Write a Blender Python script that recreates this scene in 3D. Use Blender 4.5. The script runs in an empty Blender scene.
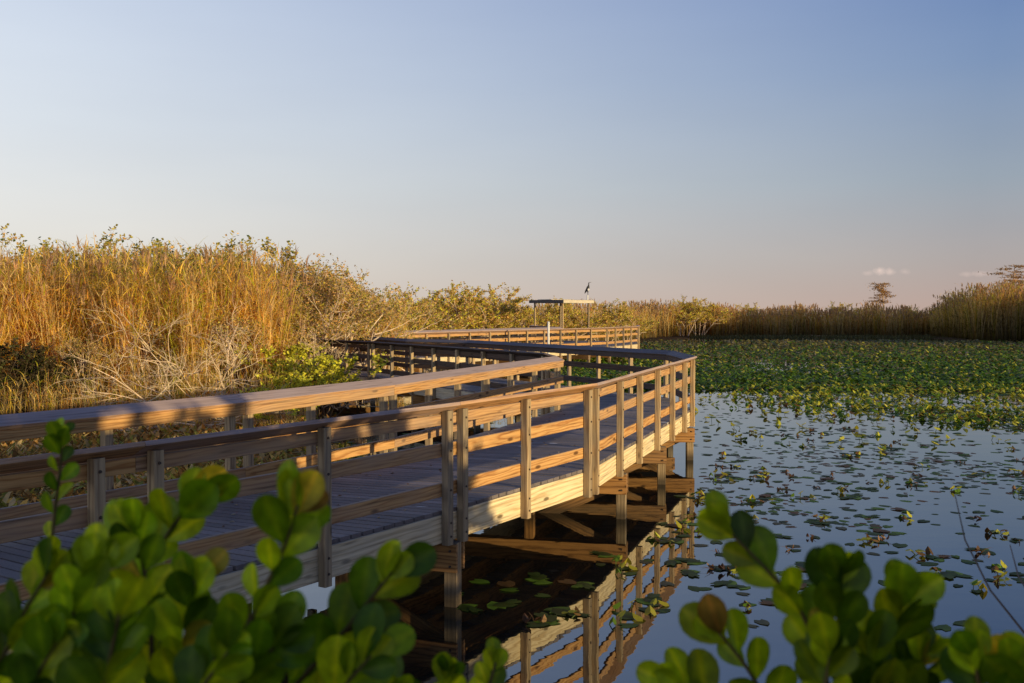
import bpy, math, random
import numpy as np
from mathutils import Vector, Matrix
R_ = math.radians
rnd = random.Random(7)
scn = bpy.context.scene
col = scn.collection
CAMZ = 3.04
F = 1000.0
PITCH = math.atan(30.5 / 1000.0)
DECK = 1.01

def at(px, py, Y):
    """point seen at a pixel of the photo, Y metres ahead"""
    a = (341.5 - py) / F
    dy = math.cos(PITCH) + a * math.sin(PITCH)
    dz = -math.sin(PITCH) + a * math.cos(PITCH)
    return Vector(((px - 512) / F / dy * Y, Y, CAMZ + dz / dy * Y))

def xat(px, Y):
    return (px - 512) / F * Y
def zat(py, Y):
    return at(512, py, Y).z

# ------------------------------------------------------------- tagging
def tag(o, label=None, cat=None, group=None, kind=None):
    if label: o['label'] = label
    if cat: o['category'] = cat
    if group: o['group'] = group
    if kind: o['kind'] = kind
    return o
def empty(name, loc=(0, 0, 0)):
    o = bpy.data.objects.new(name, None); col.objects.link(o)
    o.location = loc; o.empty_display_size = .2
    return o

# ------------------------------------------------------------- node helpers
def newmat(name):
    m = bpy.data.materials.new(name); m.use_nodes = True
    nt = m.node_tree; nt.nodes.clear()
    out = nt.nodes.new('ShaderNodeOutputMaterial')
    return m, nt, out
def N(nt, t, **kw):
    n = nt.nodes.new(t)
    for k, v in kw.items():
        if k.startswith('i_'):
            n.inputs[k[2:].replace('_', ' ')].default_value = v
        else: setattr(n, k, v)
    return n
def ramp(nt, stops, src=None):
    r = nt.nodes.new('ShaderNodeValToRGB')
    e = r.color_ramp.elements
    while len(e) < len(stops): e.new(0.5)
    for el, (p, c) in zip(e, stops):
        el.position = p; el.color = (*c, 1) if len(c) == 3 else c
    if src is not None: nt.links.new(src, r.inputs[0])
    return r
def mixc(nt, fac, a, b, mode='MIX'):
    m = nt.nodes.new('ShaderNodeMix'); m.data_type = 'RGBA'; m.blend_type = mode
    for sock, v in ((0, fac), (6, a), (7, b)):
        if hasattr(v, 'is_output'): nt.links.new(v, m.inputs[sock])
        else: m.inputs[sock].default_value = v if sock == 0 else ((*v, 1) if len(v) == 3 else v)
    return m.outputs[2]
def math_(nt, op, a, b=None, c=None, clamp=False):
    m = nt.nodes.new('ShaderNodeMath'); m.operation = op; m.use_clamp = clamp
    for i, v in enumerate((a, b, c)):
        if v is None: continue
        if hasattr(v, 'is_output'): nt.links.new(v, m.inputs[i])
        else: m.inputs[i].default_value = v
    return m.outputs[0]

def wood(name, pale, dark, weather, wtop=.85, ring=7.0, bump=.25):
    m, nt, out = newmat(name); L = nt.links.new
    tc = N(nt, 'ShaderNodeTexCoord'); oi = N(nt, 'ShaderNodeObjectInfo')
    off = N(nt, 'ShaderNodeCombineXYZ')
    L(math_(nt, 'MULTIPLY', oi.outputs['Random'], 37.0), off.inputs[0])
    L(math_(nt, 'MULTIPLY_ADD', oi.outputs['Random'], .3, -.15), off.inputs[1])
    L(math_(nt, 'MULTIPLY_ADD', oi.outputs['Random'], -.4, .1), off.inputs[2])
    add = N(nt, 'ShaderNodeVectorMath', operation='ADD')
    L(tc.outputs['Object'], add.inputs[0]); L(off.outputs[0], add.inputs[1])
    mp = N(nt, 'ShaderNodeMapping'); mp.inputs['Scale'].default_value = (.13, 1, 1)
    mp.inputs['Rotation'].default_value = (0, .12, .1)
    L(add.outputs[0], mp.inputs[0])
    wv = N(nt, 'ShaderNodeTexWave', wave_type='RINGS', rings_direction='X')
    wv.inputs['Scale'].default_value = ring; wv.inputs['Distortion'].default_value = 8.0
    wv.inputs['Detail'].default_value = 2.5; wv.inputs['Detail Scale'].default_value = 1.3
    L(mp.outputs[0], wv.inputs['Vector'])
    mp2 = N(nt, 'ShaderNodeMapping'); mp2.inputs['Scale'].default_value = (1.6, 42, 42)
    L(add.outputs[0], mp2.inputs[0])
    fine = N(nt, 'ShaderNodeTexNoise'); fine.inputs['Scale'].default_value = 1.0; fine.inputs['Detail'].default_value = 5
    L(mp2.outputs[0], fine.inputs['Vector'])
    blot = N(nt, 'ShaderNodeTexNoise'); blot.inputs['Scale'].default_value = 3.0; blot.inputs['Detail'].default_value = 4
    mp3 = N(nt, 'ShaderNodeMapping'); mp3.inputs['Scale'].default_value = (.6, 2.5, 2.5)
    L(add.outputs[0], mp3.inputs[0]); L(mp3.outputs[0], blot.inputs['Vector'])
    c1 = ramp(nt, [(0.0, dark), (.22, tuple(.65*a+.35*b for a, b in zip(pale, dark))), (1, pale)], wv.outputs['Fac'])
    c2 = ramp(nt, [(.30, (.34, .31, .29)), (.40, (.80, .78, .76)), (.7, (1.15, 1.15, 1.15))], fine.outputs['Fac'])
    c = mixc(nt, .8, c1.outputs[0], c2.outputs[0], 'MULTIPLY')
    # knots
    kn = N(nt, 'ShaderNodeTexVoronoi'); kn.inputs['Scale'].default_value = 1.0
    mp4 = N(nt, 'ShaderNodeMapping'); mp4.inputs['Scale'].default_value = (2.0, 6, 6)
    L(add.outputs[0], mp4.inputs[0]); L(mp4.outputs[0], kn.inputs['Vector'])
    kr = ramp(nt, [(.09, (1, 1, 1)), (.17, (0, 0, 0))], kn.outputs['Distance'])
    c = mixc(nt, kr.outputs[0], c, tuple(.35*x for x in dark))
    # weathering: upward faces, blotches
    ge = N(nt, 'ShaderNodeNewGeometry'); sp = N(nt, 'ShaderNodeSeparateXYZ')
    L(ge.outputs['Normal'], sp.inputs[0])
    up = math_(nt, 'MULTIPLY', math_(nt, 'MAXIMUM', sp.outputs[2], 0.0), wtop)
    bl = math_(nt, 'SUBTRACT', math_(nt, 'MULTIPLY', blot.outputs['Fac'], 2.2), .85, clamp=True)
    wf = math_(nt, 'ADD', up, math_(nt, 'MULTIPLY', bl, .55), clamp=True)
    wf = math_(nt, 'ADD', wf, math_(nt, 'MULTIPLY', math_(nt, 'SUBTRACT', oi.outputs['Random'], .45), .7), clamp=True)
    wcol = mixc(nt, .7, weather, c2.outputs[0], 'MULTIPLY')
    c = mixc(nt, wf, c, wcol)
    # damp, algae-dark foot near the waterline
    sx = N(nt, 'ShaderNodeSeparateXYZ'); L(ge.outputs['Position'], sx.inputs[0])
    wl = N(nt, 'ShaderNodeMapRange'); L(sx.outputs[2], wl.inputs[0])
    wl.inputs[1].default_value = .06; wl.inputs[2].default_value = .24
    wl.inputs[3].default_value = .85; wl.inputs[4].default_value = 0
    c = mixc(nt, wl.outputs[0], c, (.03, .022, .014))
    b = N(nt, 'ShaderNodeBsdfPrincipled'); L(c, b.inputs['Base Color'])
    b.inputs['Roughness'].default_value = .78
    b.inputs['Specular IOR Level'].default_value = .3
    bp = N(nt, 'ShaderNodeBump'); bp.inputs['Strength'].default_value = bump; bp.inputs['Distance'].default_value = .004
    L(math_(nt, 'ADD', fine.outputs['Fac'], math_(nt, 'MULTIPLY', wv.outputs['Fac'], .4)), bp.inputs['Height'])
    L(bp.outputs[0], b.inputs['Normal']); L(b.outputs[0], out.inputs[0])
    return m

M_post = wood('weathered_post_wood', (.50, .36, .20), (.30, .20, .11), (.16, .14, .115))
M_rail = wood('warm_rail_wood', (.62, .35, .13), (.40, .18, .055), (.36, .26, .19), ring=10)
M_cap = wood('cap_rail_wood', (.60, .33, .14), (.40, .19, .07), (.40, .31, .29), wtop=1.0, ring=10)
M_railshade = wood('shaded_rail_wood', (.12, .075, .05), (.07, .04, .025), (.11, .09, .085), ring=10)  # darker copy of the rail wood, shade painted into its colour
M_capshade = wood('shaded_cap_wood', (.12, .08, .055), (.07, .045, .03), (.14, .13, .15), wtop=1.0, ring=10)  # cap wood darkened likewise, shade put into the colour
M_fascia = wood('pale_fascia_wood', (.82, .66, .40), (.58, .42, .22), (.46, .41, .33), ring=7)
M_pile = wood('old_pile_wood', (.36, .26, .15), (.22, .15, .08), (.15, .135, .11))
M_beam = wood('stained_beam_wood', (.46, .23, .075), (.22, .10, .03), (.17, .12, .075), wtop=.4)

def deckmat():
    m, nt, out = newmat('deck_plank'); L = nt.links.new
    at_ = N(nt, 'ShaderNodeAttribute', attribute_name='Col')
    tc = N(nt, 'ShaderNodeTexCoord')
    n1 = N(nt, 'ShaderNodeTexNoise'); n1.inputs['Scale'].default_value = 1.3; n1.inputs['Detail'].default_value = 6
    L(tc.outputs['Object'], n1.inputs['Vector'])
    n2 = N(nt, 'ShaderNodeTexNoise'); n2.inputs['Scale'].default_value = 45; n2.inputs['Detail'].default_value = 4
    L(tc.outputs['Object'], n2.inputs['Vector'])
    r1 = ramp(nt, [(.35, (.75, .73, .72)), (.7, (1.15, 1.12, 1.1))], n1.outputs['Fac'])
    r2 = ramp(nt, [(.3, (.8, .8, .8)), (.7, (1.12, 1.12, 1.12))], n2.outputs['Fac'])
    c = mixc(nt, 1, at_.outputs['Color'], r1.outputs[0], 'MULTIPLY')
    c = mixc(nt, 1, c, r2.outputs[0], 'MULTIPLY')
    vo = N(nt, 'ShaderNodeTexVoronoi'); vo.inputs['Scale'].default_value = 1.1; L(tc.outputs['Object'], vo.inputs['Vector'])
    sa = math_(nt, 'ADD', vo.outputs['Distance'], math_(nt, 'MULTIPLY', n2.outputs['Fac'], .10))
    sr = ramp(nt, [(.13, (.8, .8, .8)), (.16, (0, 0, 0))], sa)
    c = mixc(nt, sr.outputs[0], c, (.55, .53, .50))
    b = N(nt, 'ShaderNodeBsdfPrincipled'); L(c, b.inputs['Base Color'])
    b.inputs['Roughness'].default_value = .7
    bp = N(nt, 'ShaderNodeBump'); bp.inputs['Strength'].default_value = .3; bp.inputs['Distance'].default_value = .003
    L(n2.outputs['Fac'], bp.inputs['Height']); L(bp.outputs[0], b.inputs['Normal'])
    L(b.outputs[0], out.inputs[0]); return m
M_deck = deckmat()

def vegmat(name, trans=.35, gloss=.0, rough=.5, noise=.35, nscale=3.0):
    m, nt, out = newmat(name); L = nt.links.new
    a = N(nt, 'ShaderNodeAttribute', attribute_name='Col')
    tc = N(nt, 'ShaderNodeTexCoord')
    n1 = N(nt, 'ShaderNodeTexNoise'); n1.inputs['Scale'].default_value = nscale; n1.inputs['Detail'].default_value = 3
    L(tc.outputs['Object'], n1.inputs['Vector'])
    r1 = ramp(nt, [(.3, (1-noise,)*3), (.7, (1+noise*.6,)*3)], n1.outputs['Fac'])
    c = mixc(nt, 1, a.outputs['Color'], r1.outputs[0], 'MULTIPLY')
    d = N(nt, 'ShaderNodeBsdfPrincipled'); L(c, d.inputs['Base Color'])
    d.inputs['Roughness'].default_value = rough; d.inputs['Specular IOR Level'].default_value = gloss
    t = N(nt, 'ShaderNodeBsdfTranslucent')
    tcol = mixc(nt, 1, c, (1.5, 1.25, .6), 'MULTIPLY'); L(tcol, t.inputs[0])
    mx = N(nt, 'ShaderNodeMixShader'); mx.inputs[0].default_value = trans
    L(d.outputs[0], mx.inputs[1]); L(t.outputs[0], mx.inputs[2]); L(mx.outputs[0], out.inputs[0])
    return m
M_reed = vegmat('reed', .45)
M_leaf = vegmat('shrub_leaf', .3, .2)
M_bark = vegmat('twig_bark', 0, .1, .8)
M_lily = vegmat('lily_leaf', .3, .14, .5)
M_coco = vegmat('waxy_leaf', .5, .3, .38, .35, 60)

def flat(name, c, rough=.6, metal=0):
    m, nt, out = newmat(name)
    n1 = N(nt, 'ShaderNodeTexNoise'); n1.inputs['Scale'].default_value = 6; n1.inputs['Detail'].default_value = 5
    r = ramp(nt, [(.3, tuple(x*.75 for x in c)), (.7, c)], n1.outputs['Fac'])
    b = N(nt, 'ShaderNodeBsdfPrincipled'); nt.links.new(r.outputs[0], b.inputs['Base Color'])
    b.inputs['Roughness'].default_value = rough; b.inputs['Metallic'].default_value = metal
    nt.links.new(b.outputs[0], out.inputs[0]); return m
M_white = flat('white_paint', (.8, .78, .74), .5)
M_dark = flat('dark_plumage', (.03, .028, .03), .7)
M_plume = flat('white_plumage', (.8, .78, .76), .8)
M_cream = flat('cream_and_sunlit_paint', (.62, .53, .40), .6)  # cream of the roof panel, also painted sunlight on one eave
M_beak = flat('beak', (.35, .25, .12), .5)
M_roofd = flat('dark_roof_and_shade', (.10, .085, .08), .7)  # roof colour, also painted shade on the unlit eaves
M_rust = flat('bolt_steel', (.10, .07, .05), .6, .5)

# ------------------------------------------------------------- mesh builder
class MB:
    def __init__(s): s.v = []; s.f = []; s.c = []; s.mi = []
    def add(s, vs, fs, c=(.5, .5, .5), mi=0):
        n = len(s.v); s.v.extend(vs); s.c.extend([c]*len(vs))
        for f in fs: s.f.append(tuple(i+n for i in f)); s.mi.append(mi)
    def tube(s, pts, rads, c, sides=4, cap=False, mi=0):
        pts = [Vector(p) for p in pts]
        ring = []
        base = []
        for i, p in enumerate(pts):
            d = (pts[min(i+1, len(pts)-1)] - pts[max(i-1, 0)])
            if d.length < 1e-6: d = Vector((0, 0, 1))
            d.normalize()
            u = d.cross(Vector((0.3, .95, .1)));
            if u.length < .1: u = d.cross(Vector((1, 0, 0)))
            u.normalize(); w = d.cross(u)
            for k in range(sides):
                a = 2*math.pi*k/sides
                base.append(p + (u*math.cos(a) + w*math.sin(a))*rads[i])
        fs = []
        for i in range(len(pts)-1):
            for k in range(sides):
                k2 = (k+1) % sides
                fs.append((i*sides+k, i*sides+k2, (i+1)*sides+k2, (i+1)*sides+k))
        if cap:
            fs.append(tuple(range(sides))[::-1]); e = (len(pts)-1)*sides
            fs.append(tuple(e+k for k in range(sides)))
        s.add(base, fs, c, mi)
    def build(s, name, mat, parent=None, smooth=False, loc=None):
        me = bpy.data.meshes.new(name)
        me.from_pydata([tuple(v) for v in s.v], [], s.f)
        ca = me.color_attributes.new('Col', 'FLOAT_COLOR', 'POINT')
        arr = np.ones((len(s.v), 4), dtype=np.float32)
        if s.v: arr[:, :3] = np.array(s.c, dtype=np.float32)
        ca.data.foreach_set('color', arr.ravel())
        for m in (mat if isinstance(mat, (list, tuple)) else [mat]): me.materials.append(m)
        if isinstance(mat, (list, tuple)): me.polygons.foreach_set('material_index', s.mi)
        if smooth: me.polygons.foreach_set('use_smooth', [True]*len(me.polygons))
        me.update()
        o = bpy.data.objects.new(name, me); col.objects.link(o)
        if loc is not None: o.location = loc
        if parent: o.parent = parent
        return o

# ------------------------------------------------------------- boards
def profile(w0, w1, h0, h1, ch=.005):
    return [(w0+ch, h0), (w1-ch, h0), (w1, h0+ch), (w1, h1-ch), (w1-ch, h1), (w0+ch, h1), (w0, h1-ch), (w0, h0+ch)]
def mitred(name, P0, P1, m0, m1, u0, u1, z0, z1, mat, parent, gap=.002, ch=.005, pr=None):
    """board along P0-P1 (plan points), cross profile u0..u1 sideways, z0..z1 high, ends cut on the mitre vectors"""
    P0 = Vector((*P0, 0)); P1 = Vector((*P1, 0)); d = (P1-P0).normalized()
    zc = (z0+z1)/2
    ang = math.atan2(d.y, d.x); rot = Matrix.Rotation(-ang, 3, 'Z')
    org = (P0+P1)/2; org.z = zc
    pr = pr or profile(u0, u1, z0-zc, z1-zc, ch)
    vs = []
    for P, m, sg in ((P0, m0, 1), (P1, m1, -1)):
        for u, v in pr:
            q = P + Vector((*m, 0))*u + d*gap*sg; q.z = zc+v
            vs.append(rot @ (q-org))
    n = 8
    fs = [tuple(range(n)), tuple(n+k for k in range(n))[::-1]]
    fs += [(k, n+k, n+(k+1) % n, (k+1) % n) for k in range(n)]
    me = bpy.data.meshes.new(name); me.from_pydata([tuple(v) for v in vs], [], fs)
    me.materials.append(mat)
    import bmesh
    bm = bmesh.new(); bm.from_mesh(me); bmesh.ops.recalc_face_normals(bm, faces=bm.faces)
    bm.to_mesh(me); bm.free()
    o = bpy.data.objects.new(name, me); col.objects.link(o)
    o.location = org; o.rotation_euler = (0, 0, ang); o.parent = parent
    return o
def beam(name, A, B, w, h, mat, parent, roll=0):
    """free board between two 3D points, local X along it"""
    A = Vector(A); B = Vector(B); d = (B-A); ln = d.length
    pr = profile(-w/2, w/2, -h/2, h/2, min(.006, w*.12))
    vs = [(-ln/2, u, v) for u, v in pr] + [(ln/2, u, v) for u, v in pr]
    n = 8
    fs = [tuple(range(n))[::-1], tuple(n+k for k in range(n))]
    fs += [(k, (k+1) % n, n+(k+1) % n, n+k) for k in range(n)]
    me = bpy.data.meshes.new(name); me.from_pydata(vs, [], fs); me.materials.append(mat)
    o = bpy.data.objects.new(name, me); col.objects.link(o)
    x = d.normalized()
    up = Vector((0, 0, 1)) if abs(x.z) < .95 else Vector((math.cos(roll), math.sin(roll), 0))
    y = up.cross(x).normalized(); z = x.cross(y)
    o.matrix_world = Matrix.Translation((A+B)/2) @ Matrix((x, y, z)).transposed().to_4x4()
    mw = o.matrix_world.copy(); o.parent = parent; o.matrix_world = mw
    return o

# plan of the boardwalk: matching points on its right and left railing lines
RP = [(-9.0, -2.2), (-5.6, 2.9), (-2.70, 7.15), (-.62, 10.25), (1.0, 12.9), (3.70, 20.6), (3.66, 23.4), (-1.34, 31.8),
      (-3.5, 33.3), (-5.9, 37.6), (-5.7, 41.3), (5.3, 56.6), (7.9, 62.5), (8.4, 67.5)]
LP = [(-11.2, -.9), (-7.7, 4.4), (-4.72, 8.5), (-3.0, 11.1), (-1.65, 13.7), (1.02, 20.6), (.82, 22.3), (-4.3, 30.9),
      (-6.2, 32.9), (-8.7, 37.2), (-8.1, 42.6), (2.9, 58.2), (1.2, 64.0), (1.7, 69.0)]
def mitres(P, side):
    """outward unit mitre vectors; side=+1 outward is to the right of travel"""
    out = []
    for i in range(len(P)):
        ns = []
        for a, b in ((i-1, i), (i, i+1)):
            if a < 0 or b >= len(P): continue
            d = Vector((P[b][0]-P[a][0], P[b][1]-P[a][1])).normalized()
            ns.append(Vector((d.y, -d.x))*side)
        n = sum(ns, Vector((0, 0)))
        n.normalize(); n = n/max(.35, n.dot(ns[0])); out.append(n)
    return out
MR = mitres(RP, 1); ML = mitres(LP, -1)
walk = tag(empty('boardwalk', (RP[4][0], RP[4][1], 0)), 'long weathered timber boardwalk zigzagging over the water with post and rail sides', 'boardwalk')
walk_inv = walk.matrix_world
def place_parent(o):
    pass
# because the thing's empty is not at the origin, children are linked with world placement kept
def keep(o):
    return o
walk.location = (0, 0, 0)   # base point of the walk: the shore end

ZT = DECK + 1.10
BOLT = {}
# cap board leaning towards the deck
CAPPR = [(-.046, -.096), (.115, -.012), (.117, -.008), (.1045, .021), (.099, .023), (-.059, -.060), (-.061, -.065), (-.051, -.095)]
def fence(P, M, posts_spec, skip=(), shaded=()):  # listed runs use rail and cap wood with shade painted in
    for i in range(len(P)-1):
        if i in skip: continue
        a, b = P[i], P[i+1]
        mitred('cap_rail', a, b, M[i], M[i+1], -.052, .098, ZT-.04, ZT, M_capshade if i in shaded else M_cap, walk, pr=CAPPR)
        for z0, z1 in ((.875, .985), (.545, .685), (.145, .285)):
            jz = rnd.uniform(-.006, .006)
            mitred('rail', a, b, M[i], M[i+1], -.042, -.003, DECK+z0+jz, DECK+z1+jz, M_railshade if i in shaded else M_rail, walk)
        mitred('fascia_board', a, b, M[i], M[i+1], -.044, -.002, DECK-.335, DECK-.043, M_fascia, walk)
    n = 0
    for i in range(len(P)-1):
        if i in skip: continue
        A = Vector(P[i]); B = Vector(P[i+1]); d = (B-A); ln = d.length; d.normalize()
        side = Vector(M[i]); nn = Vector((d.y, -d.x)); 
        if nn.dot(side) < 0: nn = -nn
        spec = posts_spec.get(i)
        if spec is None:
            k = max(1, round((ln-.3)/1.45)); spec = [.14] + [.14+(ln-.28)*j/k for j in range(1, k)] + [ln-.14]
        elif spec == 'far':
            k = max(1, round((ln-.3)/1.6)); spec = [.16+(ln-.28)*j/k for j in range(0, k)]
        for s in spec:
            c = A + d*s + nn*.0465
            zb = DECK-.345 + rnd.uniform(-.03, .005)
            o = beam('post', (c.x, c.y, zb), (c.x, c.y, ZT-.078), .089, .089, M_post, walk, roll=math.atan2(d.y, d.x)+rnd.uniform(-.02, .02))
            n += 1
            if P is RP and 1 <= i <= 4:
                for hz in (DECK+.93, DECK+.615, DECK+.215, DECK-.12, DECK-.26):
                    bp_ = c + nn*.0455
                    me = BOLT.get('m')
                    if me is None:
                        mb = MB(); mb.tube([(0, 0, 0), (nn.x*.008, nn.y*.008, 0)], [.013, .011], (.1, .1, .1), 7, True)
                        ob = mb.build('bolt', M_rust); BOLT['m'] = me = ob.data; BOLT['n'] = nn.copy()
                    else:
                        ob = bpy.data.objects.new('bolt', me); col.objects.link(ob)
                        ob.rotation_euler = (0, 0, math.atan2(nn.y, nn.x)-math.atan2(BOLT['n'].y, BOLT['n'].x))
                    M_ = Matrix.Translation((bp_.x, bp_.y, hz)) @ ob.rotation_euler.to_matrix().to_4x4()
                    ob.parent = o; ob.matrix_parent_inverse = (Matrix.Translation(o.location) @ o.rotation_euler.to_matrix().to_4x4()).inverted()
                    ob.location = (bp_.x, bp_.y, hz)
    return n

nr = fence(RP, MR, {0: [2, 4], 1: [1.2, 2.9, 4.8], 2: [.13, 1.85, 3.6], 3: [.13, 1.42, 2.98],
        4: [.14, 1.55, 2.9, 4.35, 5.75, 7.1, 8.05], 10: 'far'}, shaded=(5, 6, 7, 8))
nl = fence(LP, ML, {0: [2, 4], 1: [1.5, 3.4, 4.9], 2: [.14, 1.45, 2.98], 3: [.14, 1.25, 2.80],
        4: [.12, 1.25, 2.3, 3.5, 4.6, 5.9, 7.25], 10: 'far'}, shaded=(6, 7, 8))
print('posts', nr, nl)
# end rail closing the platform
# deck planks, one mesh per run between bends
for i in range(len(RP)-1):
    a0, a1 = Vector(LP[i])-ML[i]*.003, Vector(LP[i+1])-ML[i+1]*.003
    b0, b1 = Vector(RP[i])-MR[i]*.003, Vector(RP[i+1])-MR[i+1]*.003
    ln = max((a1-a0).length, (b1-b0).length); n = max(2, int(round(ln/.152)))
    mb = MB(); g = .011/ln
    org = (a0+b1)/2; org = Vector((org.x, org.y, DECK))
    for k in range(n):
        s0, s1 = k/n+g, (k+1)/n-g
        oa, ob = rnd.uniform(-.012, 0), rnd.uniform(-.012, 0)
        A0, A1, B0, B1 = a0.lerp(a1, s0), a0.lerp(a1, s1), b0.lerp(b1, s0), b0.lerp(b1, s1)
        dirv = (B0-A0).normalized()
        A0 = A0-dirv*oa; A1 = A1-dirv*oa; B0 = B0+dirv*ob; B1 = B1+dirv*ob
        zt = DECK+rnd.uniform(-.0015, .0015); zb = DECK-.038
        q = [(p.x-org.x, p.y-org.y, z-DECK) for z in (zb, zt) for p in (A0, B0, B1, A1)]
        t = rnd.uniform(.7, 1.25); cc = (.19*t, .16*t, .155*t)
        mb.add([Vector(x) for x in q], [(3, 2, 1, 0), (4, 5, 6, 7), (0, 1, 5, 4), (1, 2, 6, 5), (2, 3, 7, 6), (3, 0, 4, 7)], cc)
    mb.build('deck', M_deck, walk, loc=org)
    for f in (.25, .5, .75):
        p0 = a0.lerp(b0, f); p1 = a1.lerp(b1, f)
        beam('joist', (p0.x, p0.y, DECK-.175), (p1.x, p1.y, DECK-.175), .04, .26, M_beam, walk)
mb = MB()
for k in range(150):
    i = rnd.choice((2, 3, 4, 4, 4)); f = rnd.random(); g = rnd.random()
    q = Vector(LP[i]).lerp(Vector(LP[i+1]), f).lerp(Vector(RP[i]).lerp(Vector(RP[i+1]), f), .04+.92*g)
    a = rnd.uniform(0, 6.28); L_ = rnd.uniform(.03, .07); u = Vector((math.cos(a), math.sin(a), 0)); w_ = Vector((-u.y, u.x, 0)); q = Vector((q.x, q.y, DECK+.004))
    mb.add([q, q+u*L_*.5+w_*L_*.3+Vector((0, 0, .012)), q+u*L_+Vector((0, 0, .004)), q+u*L_*.5-w_*L_*.3+Vector((0, 0, .009))], [(0, 1, 2, 3)], rnd.choice([(.30, .17, .07), (.42, .30, .12), (.14, .08, .04), (.5, .46, .4)]))
DECKLEAVES = mb
# bents: piles, caps and braces
def bent(i, t, near=True):
    r = Vector(RP[i]).lerp(Vector(RP[i+1]), t); l = Vector(LP[i]).lerp(Vector(LP[i+1]), t)
    v = (r-l); w = v.length; v.normalize(); p = Vector((-v.y, v.x))
    rr = r + v*.01; ll = l - v*.01
    top = DECK-.348
    for q, dz in ((rr, 0), (ll, 0)):
        beam('pile', (q.x, q.y, -.9), (q.x, q.y, top-.002), .14, .14, M_pile, walk, roll=math.atan2(v.y, v.x))
    if not near: 
        for s in (-1, 1):
            A = rr+v*.06+p*s*.095; B = ll-v*.06+p*s*.095
            beam('cross_beam', (A.x, A.y, top-.15), (B.x, B.y, top-.15), .042, .285, M_beam, walk)
        return
    for q in (l.lerp(r, .5),):
        beam('pile', (q.x, q.y, -.9), (q.x, q.y, top-.002), .14, .14, M_beam, walk, roll=math.atan2(v.y, v.x))
    for s in (-1, 1):
        A = rr+v*.085+p*s*.095; B = ll-v*.085+p*s*.095
        beam('cross_beam', (A.x, A.y, top-.15), (B.x, B.y, top-.15), .042, .285, M_beam, walk)
    c = rr.lerp(ll, .5)
    beam('brace', (rr.x+p.x*.14, rr.y+p.y*.14, .5), (c.x+p.x*.14, c.y+p.y*.14, -.12), .038, .14, M_beam, walk)
    if i != 3: beam('brace', (ll.x+p.x*.185, ll.y+p.y*.185, .5), (c.x+p.x*.185, c.y+p.y*.185, -.12), .038, .14, M_beam, walk)
    for dz in (-.08, .08):
        for hz in (top-.15,):
            for ds in (-.142, ):
                b = rr+v*.02-p*.118
                mb = MB(); mb.tube([b+Vector((0, 0)) for _ in range(1)] if 0 else [Vector((0, 0, 0)), Vector((-p.x*.02, -p.y*.02, 0))], [.014, .012], (.1, .1, .1), 6, True)
                mb.build('bolt', M_rust, walk, loc=(b.x, b.y, hz+dz))
for i, t in ((2, .0), (3, .0), (4, .22), (4, .6), (4, .97), (5, .95)): bent(i, t)
for i, t in ((1, .4), (6, .33), (6, .7), (7, .0), (7, .9), (8, .5), (9, .05), (9, .9), (10, .15), (10, .3), (10, .45), (10, .6), (10, .75), (10, .9), (11, .1), (11, .6), (12, .05), (12, .95)):
    bent(i, t, False)
# long diagonal braces from pile to pile under the outer edge
# ------------------------------------------------------------- shelter, pipe, birds
def shelter():
    t = tag(empty('shade_shelter', (3.6, 65.0, DECK)), 'small flat roofed wooden shade shelter at the far end of the boardwalk', 'shelter')
    cx, cy = 3.2, 65.0; ang = R_(-49)
    ux = Vector((math.cos(ang), math.sin(ang))); uy = Vector((-ux.y, ux.x))
    zr = zat(302.2, 64)
    def P(a, b, z): q = Vector((0, 0))+ux*a+uy*b; return Vector((q.x, q.y, z-DECK))
    def bx(name, a0, a1, b0, b1, z0, z1, mat):
        mb = MB(); vs = [P(a, b, z) for z in (z0, z1) for a, b in ((a0, b0), (a1, b0), (a1, b1), (a0, b1))]
        mb.add(vs, [(3, 2, 1, 0), (4, 5, 6, 7), (0, 1, 5, 4), (1, 2, 6, 5), (2, 3, 7, 6), (3, 0, 4, 7)], (.5, .5, .5))
        return mb.build(name, mat, t)
    A, B = 1.55, 1.35
    t.location = (3.2, 64.6, DECK)
    bx('roof', -A, A, -B, B, zr+.10, zr+.145, M_roofd)
    bx('fascia_board', A+.003, A+.045, -B, B, zr-.06, zr+.13, M_cream)  # sunlit eave in cream, the others darker: light put into the colour
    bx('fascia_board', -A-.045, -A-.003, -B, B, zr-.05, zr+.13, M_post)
    bx('fascia_board', -A-.045, A+.045, -B-.045, -B-.003, zr-.05, zr+.13, M_roofd)  # eave turned from the sun, its shade painted dark
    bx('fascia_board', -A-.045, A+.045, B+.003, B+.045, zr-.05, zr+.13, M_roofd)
    for k in range(5):
        a = -A+.2+k*(2*A-.4)/4; bx('rafter', a-.02, a+.02, -B+.01, B-.01, zr-.02, zr+.095, M_post)
    for a in (-A+.25, A-.25):
        for b in (-B+.2, B-.2):
            bx('post', a-.045, a+.045, b-.045, b+.045, DECK, zr-.025, M_post)
    bx('roof_panel', -A*.9, -.1, -B*.6, B*.9, zr+.16, zr+.19, M_cream)
    return zr+.2
zs = shelter()
p = at(548.5, 321.5, 47)
mb = MB(); mb.tube([(0, 0, -.8), (0, 0, p.z-.02), (0, 0, p.z)], [.055, .055, .03], (.8, .8, .8), 12, True)
tag(mb.build('marker_pole', M_white, loc=(p.x, p.y, 0)), 'plain white pipe standing upright in the water before the far railing', 'pole')

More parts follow.
